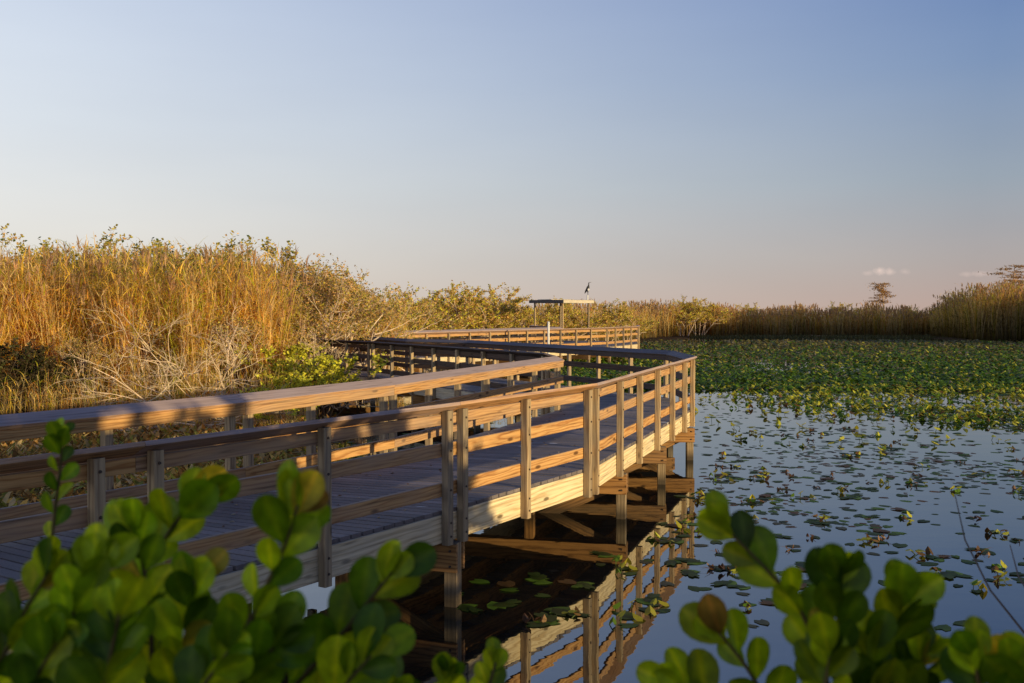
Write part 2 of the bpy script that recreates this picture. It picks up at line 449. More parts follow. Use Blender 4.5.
def skin(name, chains, mat, parent, sub=2):
    """one continuous surface grown over a chain of joints"""
    vs, es, rs = [], [], []
    for ch in chains:
        prev = ch[0] if isinstance(ch[0], int) else None
        for item in (ch[1:] if prev is not None else ch):
            vs.append(item[:3]); rs.append(item[3])
            if prev is not None: es.append((prev, len(vs)-1))
            prev = len(vs)-1
    me = bpy.data.meshes.new(name); me.from_pydata(vs, es, [])
    me.materials.append(mat)
    o = bpy.data.objects.new(name, me); col.objects.link(o); o.parent = parent
    m = o.modifiers.new('Skin', 'SKIN'); m.use_smooth_shade = True
    for k, r in enumerate(rs):
        sv = me.skin_vertices[0].data[k]; sv.radius = (r, r); sv.use_root = (k == 0)
    s = o.modifiers.new('Sub', 'SUBSURF'); s.levels = sub; s.render_levels = sub
    return o
def wader(name, loc, rz, s, body, label, cat, patch=None):
    t = tag(empty(name, loc), label, cat); t.rotation_euler[2] = rz; t.scale = (s, s, s)
    # upright wading bird, faces +X, feet at z=0, ~0.9 m tall
    skin('body', [[(-.02, 0, .36, .10), (.02, 0, .46, .12), (.06, 0, .57, .09), (.085, 0, .65, .05), (.08, 0, .72, .038), (.09, 0, .79, .036), (.10, 0, .85, .036), (.15, 0, .855, .024)],
                  [0, (-.10, 0, .27, .06), (-.17, 0, .16, .03)],
                  [0, (.03, .035, .24, .028), (.02, .035, .12, .011), (.03, .035, .012, .010), (.08, .035, .008, .008)],
                  [0, (.03, -.035, .24, .028), (.02, -.035, .12, .011), (.03, -.035, .012, .010), (.08, -.035, .008, .008)]], body, t)
    mb = MB(); mb.tube([(.16, 0, .857), (.24, 0, .865), (.31, 0, .875)], [.016, .010, .002], (.5, .5, .5), 6, True)
    mb.build('beak', M_beak, t, smooth=True)
    for sy in (-1, 1):
        mb = MB()
        prof = [(.10, .55, .01), (.03, .52, .05), (-.06, .42, .06), (-.13, .28, .045), (-.2, .12, .008)]
        vs = []; 
        for x, z, w in prof: vs += [Vector((x+.02, sy*(.10 if w > .02 else .05), z+w)), Vector((x, sy*.118 if w > .02 else sy*.06, z)), Vector((x-.02, sy*(.10 if w > .02 else .05), z-w))]
        fs = []
        for k in range(4):
            for j in range(2): fs.append((k*3+j, k*3+j+1, k*3+j+4, k*3+j+3))
        mb.add(vs, fs); w_ = mb.build('wing', body, t, smooth=True)
        sm = w_.modifiers.new('So', 'SOLIDIFY'); sm.thickness = .012
        mb = MB(); mb.tube([(.125, sy*.03, .862), (.127, sy*.036, .862)], [.007, .004], (.5, .5, .5), 6, True); mb.build('eye', M_beak if body is M_dark else M_dark, t)
    if patch:
        skin('breast_patch', [[(.03, -.03, .28, .07), (.06, -.03, .38, .09), (.085, -.02, .47, .07)]], M_plume, t)
    return t
# a short pale perch pipe on the shelter roof, a bird on it
bp_ = at(587.5, 297.2, 64.5)
mb = MB(); mb.tube([(0, 0, 0), (0, 0, .38)], [.05, .05], (.8, .8, .8), 8, True)
tag(mb.build('perch_pipe', M_white, loc=(bp_.x, bp_.y, zs-.12)), 'short pale vent pipe on the shelter roof with the dark bird on it', 'pipe')
wader('wading_bird', (bp_.x, bp_.y, zs+.262), R_(-25), .95, M_dark, 'dark backed wading bird with white breast perched above the shelter roof', 'bird', True)
ep = at(812, 308.5, 128)
wader('egret', (ep.x, ep.y, ep.z-.5), R_(160), 1.0, M_plume, 'tiny white egret perched on top of the far reeds', 'bird')

# ------------------------------------------------------------- water, ground, hills
def watermat():
    m, nt, out = newmat('marsh_water'); L = nt.links.new
    tc = N(nt, 'ShaderNodeTexCoord')
    n1 = N(nt, 'ShaderNodeTexNoise'); n1.inputs['Scale'].default_value = .9; n1.inputs['Detail'].default_value = 3
    mp = N(nt, 'ShaderNodeMapping'); mp.inputs['Scale'].default_value = (1, 1.6, 1); L(tc.outputs['Object'], mp.inputs[0])
    L(mp.outputs[0], n1.inputs['Vector'])
    n2 = N(nt, 'ShaderNodeTexNoise'); n2.inputs['Scale'].default_value = 7; n2.inputs['Detail'].default_value = 2
    L(tc.outputs['Object'], n2.inputs['Vector'])
    h = math_(nt, 'ADD', n1.outputs['Fac'], math_(nt, 'MULTIPLY', n2.outputs['Fac'], .06))
    bp = N(nt, 'ShaderNodeBump'); bp.inputs['Strength'].default_value = 1; bp.inputs['Distance'].default_value = .0028
    L(h, bp.inputs['Height'])
    g = N(nt, 'ShaderNodeBsdfGlossy'); g.inputs['Roughness'].default_value = .0; g.inputs['Color'].default_value = (.93, .97, 1, 1)
    L(bp.outputs[0], g.inputs['Normal'])
    d = N(nt, 'ShaderNodeBsdfDiffuse'); d.inputs[0].default_value = (.010, .010, .008, 1)
    fr = N(nt, 'ShaderNodeFresnel'); fr.inputs[0].default_value = 2.7; L(bp.outputs[0], fr.inputs['Normal'])
    mx = N(nt, 'ShaderNodeMixShader'); L(fr.outputs[0], mx.inputs[0]); L(d.outputs[0], mx.inputs[1]); L(g.outputs[0], mx.inputs[2])
    L(mx.outputs[0], out.inputs[0]); return m
mb = MB(); S = 3000
mb.add([Vector((-S, -S, 0)), Vector((S, -S, 0)), Vector((S, S, 0)), Vector((-S, S, 0))], [(0, 1, 2, 3)])
tag(mb.build('water', watermat()), kind='structure')
def soil():
    m, nt, out = newmat('marsh_soil'); L = nt.links.new
    n = N(nt, 'ShaderNodeTexNoise'); n.inputs['Scale'].default_value = 2.5; n.inputs['Detail'].default_value = 8
    tc = N(nt, 'ShaderNodeTexCoord'); L(tc.outputs['Object'], n.inputs['Vector'])
    r = ramp(nt, [(.3, (.035, .022, .012)), (.6, (.11, .07, .035)), (.8, (.16, .11, .05))], n.outputs['Fac'])
    b = N(nt, 'ShaderNodeBsdfDiffuse'); L(r.outputs[0], b.inputs[0])
    L(b.outputs[0], out.inputs[0]); return m
M_soil = soil()
def ground(name, outline, h, cell, edge=1.5, fz=None):
    """low land over a polygon: a grid with noise that dips under water outside the outline"""
    xs = [p[0] for p in outline]; ys = [p[1] for p in outline]
    def dist(x, y):
        ins = False; dm = 1e9
        for k in range(len(outline)):
            a = outline[k]; b = outline[(k+1) % len(outline)]
            if (a[1] > y) != (b[1] > y) and x < (b[0]-a[0])*(y-a[1])/(b[1]-a[1])+a[0]: ins = not ins
            ex, ey = b[0]-a[0], b[1]-a[1]; t = max(0, min(1, ((x-a[0])*ex+(y-a[1])*ey)/(ex*ex+ey*ey)))
            dm = min(dm, math.hypot(x-a[0]-ex*t, y-a[1]-ey*t))
        return dm if ins else -dm
    x0, x1, y0, y1 = min(xs)-edge*2, max(xs)+edge*2, min(ys)-edge*2, max(ys)+edge*2
    nx = int((x1-x0)/cell)+2; ny = int((y1-y0)/cell)+2
    mb = MB(); vs = []
    for j in range(ny):
        for i in range(nx):
            x = x0+(x1-x0)*i/(nx-1); y = y0+(y1-y0)*j/(ny-1)
            d = dist(x, y); t = max(0, min(1, (d+edge)/(2*edge))); t = t*t*(3-2*t)
            z = -.4+(h+.4)*t + .04*math.sin(x*1.7+y)*math.cos(y*2.3)*t
            vs.append(Vector((x, y, z)))
    fs = [(j*nx+i, j*nx+i+1, (j+1)*nx+i+1, (j+1)*nx+i) for j in range(ny-1) for i in range(nx-1)]
    mb.add(vs, fs); return tag(mb.build(name, M_soil, smooth=True), kind='structure')
ground('shore_ground', [(-30, -30), (30, -30), (30, 1), (10, 2.2), (4, 1.6), (1, 1.9), (-4, 1.5), (-6, 3), (-12, 4), (-30, 8)], 1.2, .8, 1.3)
ground('marsh_ground', [(-60, 27), (-22, 25), (-13, 26), (-9, 31), (-11, 38), (-12, 44), (-6, 54), (0, 66), (4, 78), (20, 108), (24, 126), (54, 127), (60, 260), (-120, 260)], .10, 2.2, 1.6)
ground('far_bank', [(44, 103), (60, 98), (72, 82), (92, 62), (150, 50), (260, 60), (260, 260), (56, 260), (50, 128)], .10, 3, 1.6)

# ------------------------------------------------------------- vegetation generators
def vary(c, a=.25):
    t = 1+rnd.uniform(-a, a); return (c[0]*t*(1+rnd.uniform(-.06, .06)), c[1]*t, c[2]*t*(1+rnd.uniform(-.1, .1)))
def blade(mb, p, d, ln, w, droop, c, seg=3):
    """narrow leaf from p along d, drooping"""
    s = Vector((d.y, -d.x, rnd.uniform(-.6, .6)));
    if s.length < .05: s = Vector((1, 0, 0))
    s.normalize()
    vs = []; q = Vector(p); dd = Vector(d).normalized()
    for k in range(seg):
        ww = w*(1, .85, .45)[k] if seg == 3 else w*(1-k/seg*.5)
        vs += [q-s*ww*.5, q+s*ww*.5]
        q = q+dd*ln/seg; dd = (dd+Vector((0, 0, -droop))).normalized()
    vs.append(q)
    fs = [(2*k, 2*k+1, 2*k+3, 2*k+2) for k in range(seg-1)]+[(2*seg-2, 2*seg-1, 2*seg)]
    mb.add(vs, fs, c)
GOLD = (.95, .66, .11); STRAW = (.92, .68, .30); GREEN = (.52, .50, .045); RUST = (.78, .38, .08); DUN = (.30, .20, .09)
PAL = [(GOLD, .40), (STRAW, .22), (GREEN, .20), (RUST, .10), (DUN, .08)]
def pick(pal):
    r = rnd.random()
    for c, w in pal:
        if r < w: return c
        r -= w
    return pal[-1][0]
def reed(mb, x, y, z0, h, w=1.0, pal=PAL, plume=.25, leaves=5, lod=1.0, foot=.75):  # foot darkens the base: thatch, with bank shade painted into the colour
    c = pick(pal); lx, ly = rnd.gauss(0, .10), rnd.gauss(0, .09)
    b = Vector((x, y, z0)); m = b+Vector((lx*h*.4, ly*h*.4, h*.55)); t = b+Vector((lx*h*1.3, ly*h*1.3, h))
    sw = .0075*w
    sc = vary(STRAW if rnd.random() < .6 else c)
    a = rnd.uniform(-.7, .7); s = Vector((math.cos(a), math.sin(a), 0))
    mb.add([b-s*sw, b+s*sw, m+s*sw*.8, m-s*sw*.8, t], [(0, 1, 2, 3), (3, 2, 4)], sc)
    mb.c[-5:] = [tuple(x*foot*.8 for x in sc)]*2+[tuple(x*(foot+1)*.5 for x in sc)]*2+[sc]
    for k in range(leaves):
        f = .12+.86*(k+rnd.random())/leaves
        p = b.lerp(m, f/.55) if f < .55 else m.lerp(t, (f-.55)/.45)
        a = rnd.uniform(0, 2*math.pi); up = rnd.uniform(-.2, 2.2)
        d = Vector((math.cos(a), math.sin(a), up)).normalized()
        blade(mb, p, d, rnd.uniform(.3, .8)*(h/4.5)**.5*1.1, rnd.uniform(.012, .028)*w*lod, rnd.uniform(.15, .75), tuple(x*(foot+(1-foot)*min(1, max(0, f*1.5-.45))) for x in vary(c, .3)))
    if rnd.random() < plume:
        pc = vary((.50, .33, .20), .2)
        for k in range(7):
            a = rnd.uniform(0, 2*math.pi); d = Vector((math.cos(a)*.35+lx, math.sin(a)*.35, 1)).normalized()
            blade(mb, t-Vector((0, 0, .1+.05*k)), d, rnd.uniform(.2, .35), .035*w, .35, pc, 2)

class Plant:
    pass
def shrub_mesh(seed, H, W, nleaf, leafc, barkc, leafs=.06, twig=1.0, bare=.0, levels=4, low=.0, up=.8):
    """returns (wood MB, leaves MB) for a many-stemmed shrub of height H, half-width W"""
    global rnd
    keepr = rnd; rnd = random.Random(seed)
    wb, lb = MB(), MB(); tips = []
    def grow(p, d, ln, r, lv):
        n = 3; pts = [p]; q = p; dd = d
        for k in range(n):
            dd = (dd+Vector((rnd.gauss(0, .16), rnd.gauss(0, .16), rnd.gauss(0, .10)+.04))).normalized()
            q = q+dd*ln/n; pts.append(q)
        wb.tube(pts, [r, r*.85, r*.7, r*.5], vary(barkc, .2), 3 if lv > 0 else 5)
        if lv >= levels: tips.append((pts, dd)); return
        if lv >= levels-1: tips.append((pts[1:], dd))
        for k in range(rnd.choice((2, 3, 3, 4) if lv > 0 else (4, 5))):
            f = rnd.uniform(.35, 1); idx = min(n-1, int(f*n)); pp = pts[idx].lerp(pts[idx+1], f*n-idx)
            nd = (dd*rnd.uniform(.4, 1)+Vector((rnd.gauss(0, .6), rnd.gauss(0, .6), rnd.gauss(.08, .35)))).normalized()
            grow(pp, nd, ln*rnd.uniform(.5, .8), r*.55, lv+1)
    ns = 6
    for k in range(ns):
        a = 2*math.pi*k/ns+rnd.uniform(-.4, .4); sp = rnd.uniform(.15, .9)
        d = Vector((math.cos(a)*sp*W/H*1.5, math.sin(a)*sp*W/H*1.5, up)).normalized()
        p = Vector((math.cos(a)*W*.15, math.sin(a)*W*.15, -.1))
        grow(p, d, H*rnd.uniform(.38, .5), .02*H/3*twig, 0)
    # fit height
    mz = max(v.z for v in wb.v)
    k = H/mz
    mxr = sorted(math.hypot(v.x, v.y) for v in wb.v)[int(len(wb.v)*.97)]; kr = W/mxr
    def sc(v): return Vector((v.x*kr, v.y*kr, H*max(0, v.z*k/H)**.72))
    wb.v = [sc(v) for v in wb.v]
    nt = len(tips)
    for i in range(nleaf):
        pts, dd = tips[rnd.randrange(nt)]
        if rnd.random() < bare and sc(pts[-1]).z > H*.2: continue
        f = rnd.random()*(len(pts)-1); j = min(int(f), len(pts)-2)
        p = sc(pts[j].lerp(pts[j+1], f-j)) + Vector((rnd.gauss(0, .03), rnd.gauss(0, .03), rnd.gauss(0, .025)))*H/3
        if p.z < H*low: continue
        a = rnd.uniform(0, 2*math.pi); d = Vector((math.cos(a), math.sin(a), rnd.uniform(-.3, 1.1))).normalized()
        s = Vector((rnd.gauss(0, 1), rnd.gauss(0, 1), rnd.gauss(0, 1))).cross(d).normalized()
        L_ = leafs*rnd.uniform(.7, 1.4); w = L_*.3
        c = vary(pick(leafc), .35)
        lb.add([p, p+d*L_*.5+s*w, p+d*L_, p+d*L_*.5-s*w], [(0, 1, 2, 3)], c)
    rnd = keepr
    return wb, lb
def make_shrub(name, mbs, loc, label, cat, group=None, rz=0, sc=1.0, szz=1.0):
    t = tag(empty(name, loc), label, cat, group); t.rotation_euler[2] = rz; t.scale = (sc, sc, sc*szz)
    mbs[0].build('branches', M_bark, t)
    if mbs[1].v: mbs[1].build('foliage', M_leaf, t)
    return t
def copy_tree(o, parent=None):
    c = o.copy(); col.objects.link(c)
    if parent: c.parent = parent
    for ch in o.children: copy_tree(ch, c)
    return c
def place(proto, loc, label, rz=0, sc=1.0, zz=1.0, group=None, cache={}):
    if proto not in cache: cache[proto] = 0; t = proto
    else: t = copy_tree(proto)
    t.location = loc; t.rotation_euler = (0, 0, rz); t.scale = (sc, sc, sc*zz); t['label'] = label
    if group: t['group'] = group
    return t

OLIVE = (.48, .40, .06); DGREEN = (.09, .13, .03); BROWN = (.62, .38, .13); YG = (.68, .66, .06)
BARKP = (.60, .46, .33); BARKD = (.15, .105, .07)
# --- reed beds -----------------------------------------------------
def bed(name, n, fpx, fd, ytop, w, label=None, pal=PAL, plume=.25, leaves=5, z0=.05, lo=.72, hi=1.03, foot=.75):
    mb = MB()
    for k in range(n):
        px = fpx(); d = fd(px)
        h = CAMZ+(311-ytop(px))*d/1000-z0
        h *= rnd.uniform(lo, hi)
        reed(mb, xat(px, d), d, z0, max(.8, h), w, pal(px, d) if callable(pal) else pal, plume, leaves, 1.0, foot)
    return tag(mb.build(name, M_reed), label, 'reeds', kind='stuff')
def wob(px, a, s, ph=0): return a*(math.sin(px/s+ph)+.6*math.sin(px/s*2.3+1.7+ph)+.4*math.sin(px/s*5.1+ph*2))
def yleft(px):
    y = 250+wob(px, 4, 22)+wob(px, 2.5, 6)
    if px > 250: y += (px-250)*.55
    if px < 20: y += 3
    return y
def leftpal(px, d):
    g = .5+.5*math.sin(px/17.0+d*.9)*math.sin(px/41.0+1)
    return [(GOLD, .50-.2*g), (STRAW, .24), (GREEN, .1+.28*g), (RUST, .07-.05*g), (DUN, .09)]
def dleft(px):
    base = 29.5+.8*math.sin(px/37.0)+.5*math.sin(px/11.0)
    return base+abs(rnd.gauss(0, 1))*4.5
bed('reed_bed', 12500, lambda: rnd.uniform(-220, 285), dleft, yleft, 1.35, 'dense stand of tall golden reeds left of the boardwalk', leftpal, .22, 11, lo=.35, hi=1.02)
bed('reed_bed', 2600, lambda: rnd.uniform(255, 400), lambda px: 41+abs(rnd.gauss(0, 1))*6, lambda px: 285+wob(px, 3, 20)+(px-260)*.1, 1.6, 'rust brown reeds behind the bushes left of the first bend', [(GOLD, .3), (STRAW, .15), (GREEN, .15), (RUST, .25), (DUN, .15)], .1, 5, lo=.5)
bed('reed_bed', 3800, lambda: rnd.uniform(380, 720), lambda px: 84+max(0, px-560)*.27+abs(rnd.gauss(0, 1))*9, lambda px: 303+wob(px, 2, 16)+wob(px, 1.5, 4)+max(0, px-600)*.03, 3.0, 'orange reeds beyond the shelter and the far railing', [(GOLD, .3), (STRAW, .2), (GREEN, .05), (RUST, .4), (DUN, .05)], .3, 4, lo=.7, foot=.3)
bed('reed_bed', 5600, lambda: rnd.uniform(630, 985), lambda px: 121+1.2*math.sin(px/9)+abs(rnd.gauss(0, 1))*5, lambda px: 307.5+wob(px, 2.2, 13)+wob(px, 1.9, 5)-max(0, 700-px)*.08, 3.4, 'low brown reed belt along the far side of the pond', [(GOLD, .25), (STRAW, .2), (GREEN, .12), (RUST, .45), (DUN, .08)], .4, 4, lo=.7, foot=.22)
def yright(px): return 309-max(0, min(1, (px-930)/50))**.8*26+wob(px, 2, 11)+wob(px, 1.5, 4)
bed('reed_bed', 4200, lambda: 930+200*rnd.random()**.8, lambda px: 102+max(0, 975-px)*.36+abs(rnd.gauss(0, 1))*4, yright, 3.0, 'tall dark reed stand at the right edge of the pond', [(GOLD, .3), (STRAW, .2), (GREEN, .28), (RUST, .1), (DUN, .12)], .35, 5, lo=.72, foot=.10)  # strongest foot: shade of the right bank painted into the reeds
# low floating mat before the far bank
mb = MB()
for k in range(2600):
    px = rnd.uniform(690, 960); d = rnd.uniform(112, 122); 
    blade(mb, Vector((xat(px, d), d, .0)), Vector((rnd.gauss(0, .6), rnd.gauss(0, .6), 1)), rnd.uniform(.2, .55), .08, .5, vary((.12, .11, .05), .4), 2)
tag(mb.build('marsh_grass', M_reed), 'low dull grass strip on the water before the far reed belt', 'grass', kind='stuff')

# --- shrubs ----------------------------------------------------------
sA = make_shrub('shrub', shrub_mesh(11, 5.6, 3.3, 13000, [(OLIVE, .5), (DGREEN, .25), (BROWN, .25)], BARKP, .11, 2.0), (0, 0, 0), '', 'shrub')
sB = make_shrub('shrub', shrub_mesh(23, 5.0, 2.9, 8500, [(BROWN, .5), (OLIVE, .4), (DGREEN, .1)], (.66, .50, .36), .08, 1.6, levels=4), (0, 0, 0), '', 'shrub')
sC = make_shrub('shrub', shrub_mesh(31, 2.2, 1.7, 4200, [(YG, .6), (GREEN, .3), (DGREEN, .1)], BARKD, .10, .8, levels=3), (0, 0, 0), '', 'shrub')
sF = make_shrub('shrub', shrub_mesh(47, 4.9, 3.2, 8500, [(OLIVE, .42), (BROWN, .38), (YG, .2)], BARKP, .13, 1.4, levels=3), (0, 0, 0), '', 'shrub')
sG = make_shrub('shrub', shrub_mesh(59, 4.9, 3.3, 7500, [(OLIVE, .35), (BROWN, .5), (YG, .15)], (.62, .47, .32), .13, 1.7, levels=3), (0, 0, 0), '', 'shrub')
# rising behind the tall reeds on the left
back = [(-10, 36, 232, ''), (58, 37, 233, ''), (116, 36, 236, ''), (166, 36, 233, ''), (228, 35, 234, '')]
LB = ['dark leaved shrub topping the reeds at the left edge of the photo', 'shrub poking above the golden reeds, second from the left edge',
      'shrub crest above the reeds behind the bare dead branches', 'shrub behind the highest feathery reed plumes', 'twiggy shrub at the right end of the tall golden reeds']
for (px, d, yt, k), lb in zip(back, LB):
    h = CAMZ+(318-yt)*d/1000
    place(sA, (xat(px, d), d, 0), lb, rnd.uniform(0, 6), h/5.6)
for px, d, yt, lb in ((92, 29, 340, 'low brown bush before the reeds left of the dead branches'),
                      (158, 29.5, 325, 'twiggy bush rising behind the left half of the dead branches'), (232, 29.5, 315, 'tall twiggy bush behind the right half of the dead branches'), (312, 33.5, 274, 'bare brownish shrub in the gap between the two twiggy ones right of the reeds'), (348, 36, 270, 'grey twiggy shrub with a rounded top near the dark railing end'), (285, 35, 262, 'bare brownish twiggy shrub just right of the golden reeds'), (325, 37, 260, 'tallest bare twiggy shrub beside the golden reeds'),
                      (372, 40, 285, 'low bare twiggy shrub sloping down to the far railing'), (262, 33, 292, 'brown shrub growing in front of the golden reeds by the left railing')):
    h = CAMZ+(322-yt)*d/1000
    place(sB, (xat(px, d), d, 0), lb, rnd.uniform(0, 6), h/5.0)
for px, d, yt, lb in ((322, 27.5, 352, 'bright yellow green bush behind the left railing'), (300, 29, 343, 'yellow green bush left of the bright one, half hidden by twigs'),
                      (283, 25, 374, 'small green bush under the bare twigs behind the left railing')):
    h = zat(yt, d)
    place(sC, (xat(px, d), d, 0), lb, rnd.uniform(0, 6), h/2.2)
far = [(392, 58, 290), (418, 60, 294), (446, 62, 286), (466, 66, 285), (487, 69, 287), (516, 72, 297), (392, 50, 303), (432, 66, 296), (548, 76, 303), (572, 78, 300), (604, 80, 303), (626, 88, 307)]
FL = ['olive bush directly above the left end of the sunlit far railing', 'bush between the two leftmost crowns behind the far railing', 'taller olive bush behind the middle of the far railing',
      'tallest broad bush left of the shade shelter', 'rounded bush just left of the white pole', 'bush touching the left tip of the shelter roof', 'low brown bush where the far railing starts',
      'low bush filling the gap behind the far railing', 'bush seen under the shelter roof', 'bush behind the right shelter post', 'orange brown bush right of the shelter', 'last small bush before the open reed belt']
for k, ((px, d, yt), lb) in enumerate(zip(far, FL)):
    h = CAMZ+(315-yt)*d/1000
    place(sF if k % 2 else sG, (xat(px, d), d, 0), lb, rnd.uniform(0, 6), h/4.9)
for px, d, yt, lb in ((684, 118, 297, 'dark green bush at the left end of the far reed belt'), (700, 120, 294, 'green bush with the higher crown at the left end of the reed belt'),
                      (742, 128, 301, 'low rusty bush on the far reed belt nearest the dark bushes at its left end'), (792, 130, 304, 'small rounded bush on the far reed belt below the white egret'), (908, 128, 304, 'rounded bush on the far reed belt right of the cypress'), (846, 131, 300, 'small dark shrub standing above the reed belt left of the cypress'), (968, 116, 289, 'shrub crown rising out of the tall reeds on the right'), (1020, 118, 281, 'shrub in the reeds below the cypress at the right edge')):
    h = CAMZ+(311-yt)*d/1000
    place(sF, (xat(px, d), d, 0), lb, rnd.uniform(0, 6), h/4.9, 1.0)

# --- dead branches ----------------------------------------------------
mb = MB()
def twigs(p, d, ln, r, lv):
    pts = [p]; q = p; dd = d
    for k in range(5):
        dd = (dd+Vector((rnd.gauss(0, .2), rnd.gauss(0, .2), rnd.gauss(-.03, .12)))).normalized(); q = q+dd*ln/5
        if q.z < .1: q.z = .1
        pts.append(q)
    mb.tube(pts, [r*(1-.13*k) for k in range(6)], vary((.66, .50, .33), .2), 4)
    if lv < 3:
        for k in range(rnd.randint(3, 5)):
            i = rnd.randint(1, 4)
            twigs(pts[i], (dd+Vector((rnd.gauss(0, .7), rnd.gauss(0, .7), rnd.gauss(.1, .4)))).normalized(), ln*rnd.uniform(.45, .7), r*.55, lv+1)
for k in range(17):
    a = rnd.uniform(-.2, math.pi+.2)
    twigs(Vector((rnd.uniform(-1.5, 1.5), rnd.uniform(-.8, .8), .15)), Vector((math.cos(a), rnd.uniform(-.5, .1), abs(math.sin(a))*.8+.05)).normalized(), rnd.uniform(1.3, 2.7), .026, 0)
tag(mb.build('dead_branches', M_bark, loc=(xat(195, 26), 26, 0)), 'tangle of pale bare dead branches before the reeds behind the left railing', 'branches')
mb = MB()
for k in range(12):
    a = rnd.uniform(.2, math.pi-.2)
    twigs(Vector((rnd.uniform(-.6, .6), rnd.uniform(-.5, .5), .15)), Vector((math.cos(a), rnd.uniform(-.5, .1), abs(math.sin(a))*.9+.05)).normalized(), rnd.uniform(1.2, 2.0), .018, 0)
tag(mb.build('dead_branches', M_bark, loc=(xat(318, 28), 29.5, 0)), 'thin grey dead twigs leaning over the yellow green bush', 'branches')

tag(DECKLEAVES.build('fallen_leaves', M_reed), 'small dry fallen leaves and specks lying on the boardwalk deck', 'fallen leaves', kind='stuff')
# --- dead leaf litter behind the left railing -------------------------
mb = MB()
for k in range(15000):
    Y = rnd.uniform(13, 28); X = rnd.uniform(-.56*Y-1, -.52*0-2.2-(Y-13)*.18)
    if X > -1.9-(Y-13)*-.35 : continue
    dens = .5+.5*math.sin(X*1.3+math.sin(Y*.9)*2)*math.cos(Y*.8)
    if X > -.23*Y+ .2 and rnd.random() < .85: continue
    if rnd.random() > dens+.25: continue
    p = Vector((X, Y, rnd.uniform(.005, .09))); a = rnd.uniform(0, 6.28)
    c = vary(rnd.choice([(.60, .32, .10), (.68, .48, .22), (.26, .14, .05), (.36, .34, .08)]), .3)
    if rnd.random() < .30: blade(mb, p, Vector((math.cos(a), math.sin(a), rnd.uniform(0, .3))), rnd.uniform(.3, .9), .02, .2, c)
    else: blade(mb, p, Vector((math.cos(a), math.sin(a), rnd.uniform(.3, 1.5))), rnd.uniform(.12, .28), rnd.uniform(.06, .13), .25, c, 2)
tag(mb.build('leaf_litter', M_reed), 'brown dead leaves and stalks floating behind the left railing', 'leaf litter', kind='stuff')
mb = MB()
for k in range(900):
    Y = rnd.uniform(25, 29); X = rnd.uniform(-.54*Y, -.2*Y)
    reed(mb, X, Y, .02, rnd.uniform(.3, 1.2)*(.5+(Y-19)*.13), .9, [(GREEN, .2), (GOLD, .3), (RUST, .25), (STRAW, .25)], 0, 5)
tag(mb.build('marsh_grass', M_reed), 'short mixed grass tufts growing out of the litter', 'grass', kind='stuff')

# --- cypress trees -----------------------------------------------------
def cypress(loc, H, W, limbs, label, seed):
    global rnd
    keepr = rnd; rnd = random.Random(seed)
    t = tag(empty('cypress_tree', loc), label, 'tree')
    wb, lb = MB(), MB(); bk = (.42, .29, .20)
    tr = [Vector((0, 0, -.2)), Vector((.15, 0, H*.4)), Vector((-.08, 0, H*.7)), Vector((.1, 0, H*.97))]
    wb.tube(tr, [.17, .12, .08, .03], bk, 7)
    wb.build('trunk', M_bark, t); wb = MB()
    for k in range(limbs):
        f = (.58+.42*(k+.5)/limbs); z = H*f
        a = rnd.uniform(-.6, .6)+(math.pi if k % 2 else 0)+rnd.choice((0, 0, 1.2)); L_ = W*rnd.uniform(.35, 1.0)*(1 if f > .8 else .8)
        if .74 < f < .84: L_ *= .5
        e = Vector((math.cos(a)*L_, math.sin(a)*L_, z+rnd.uniform(-.1, .2)))
        m_ = Vector((e.x*.5, e.y*.5, z-.15))
        wb.tube([(0, 0, z-.45), m_, e], [.055, .04, .015], bk, 4)
        for c_ in range(4):
            cc = Vector((0, 0, z-.1)).lerp(e, rnd.uniform(.35, 1.05)); sp_ = W*rnd.uniform(.14, .26)
            for j in range(26):
                q = cc+Vector((rnd.gauss(0, sp_), rnd.gauss(0, sp_), rnd.gauss(.04, .055)))
                blade(lb, q, Vector((rnd.gauss(0, 1), rnd.gauss(0, 1), rnd.gauss(.1, .5))), .30, .13, .2, vary((.50, .31, .13), .35), 2)
    wb.build('branches', M_bark, t); lb.build('foliage', M_leaf, t)
    rnd = keepr
d = 150; cypress((xat(883, d), d, 0), zat(283, d), 2.2, 15, 'lone flat topped cypress standing above the middle of the reed belt', 3)
d = 135; cypress((xat(1013, d), d, 0), zat(265, d), 3.0, 16, 'flat topped cypress at the right edge behind the tall reeds', 4)
# trees off to the right of the view, where the evening shade on the far bank comes from
# shore shrubs right of the camera, shading the near end of the boardwalk
sS = make_shrub('shrub', shrub_mesh(71, 3.4, 1.6, 15000, [(DGREEN, .7), (OLIVE, .3)], BARKD, .16, 1.0, levels=3), (0, 0, 0), '', 'shrub')
sShade = make_shrub('shrub', shrub_mesh(83, 2.6, 1.4, 6000, [((.07, .05, .025), .7), ((.06, .075, .02), .3)], (.16, .11, .07), .10, 1.0, levels=3), (0, 0, 0), '', 'shrub')  # added bushes, leaves nearly black in place of the shadow there
TREES = [(72+2.4*k+rnd.uniform(-.8, .8), 69+4.2*k+rnd.uniform(-.8, .8)) for k in range(9)]
for k, (x, y) in enumerate(TREES):
    place(sS, (x, y, 0), 'tall dense bush of the bank beyond the right edge of the photo', rnd.uniform(0, 6), 2.7, 1.0, group='dense bushes on the right bank outside the frame')
for px, d, yt, lb in ((8, 27.6, 338, 'added bush coloured dark for the shadow before the reeds at the left edge of the photo'), (46, 28.2, 352, 'lower added bush coloured dark for the shadow before the reeds left of the dead branches')):
    place(sShade, (xat(px, d), d, 0), lb, rnd.uniform(0, 6), zat(yt, d)/2.6, 1.0)
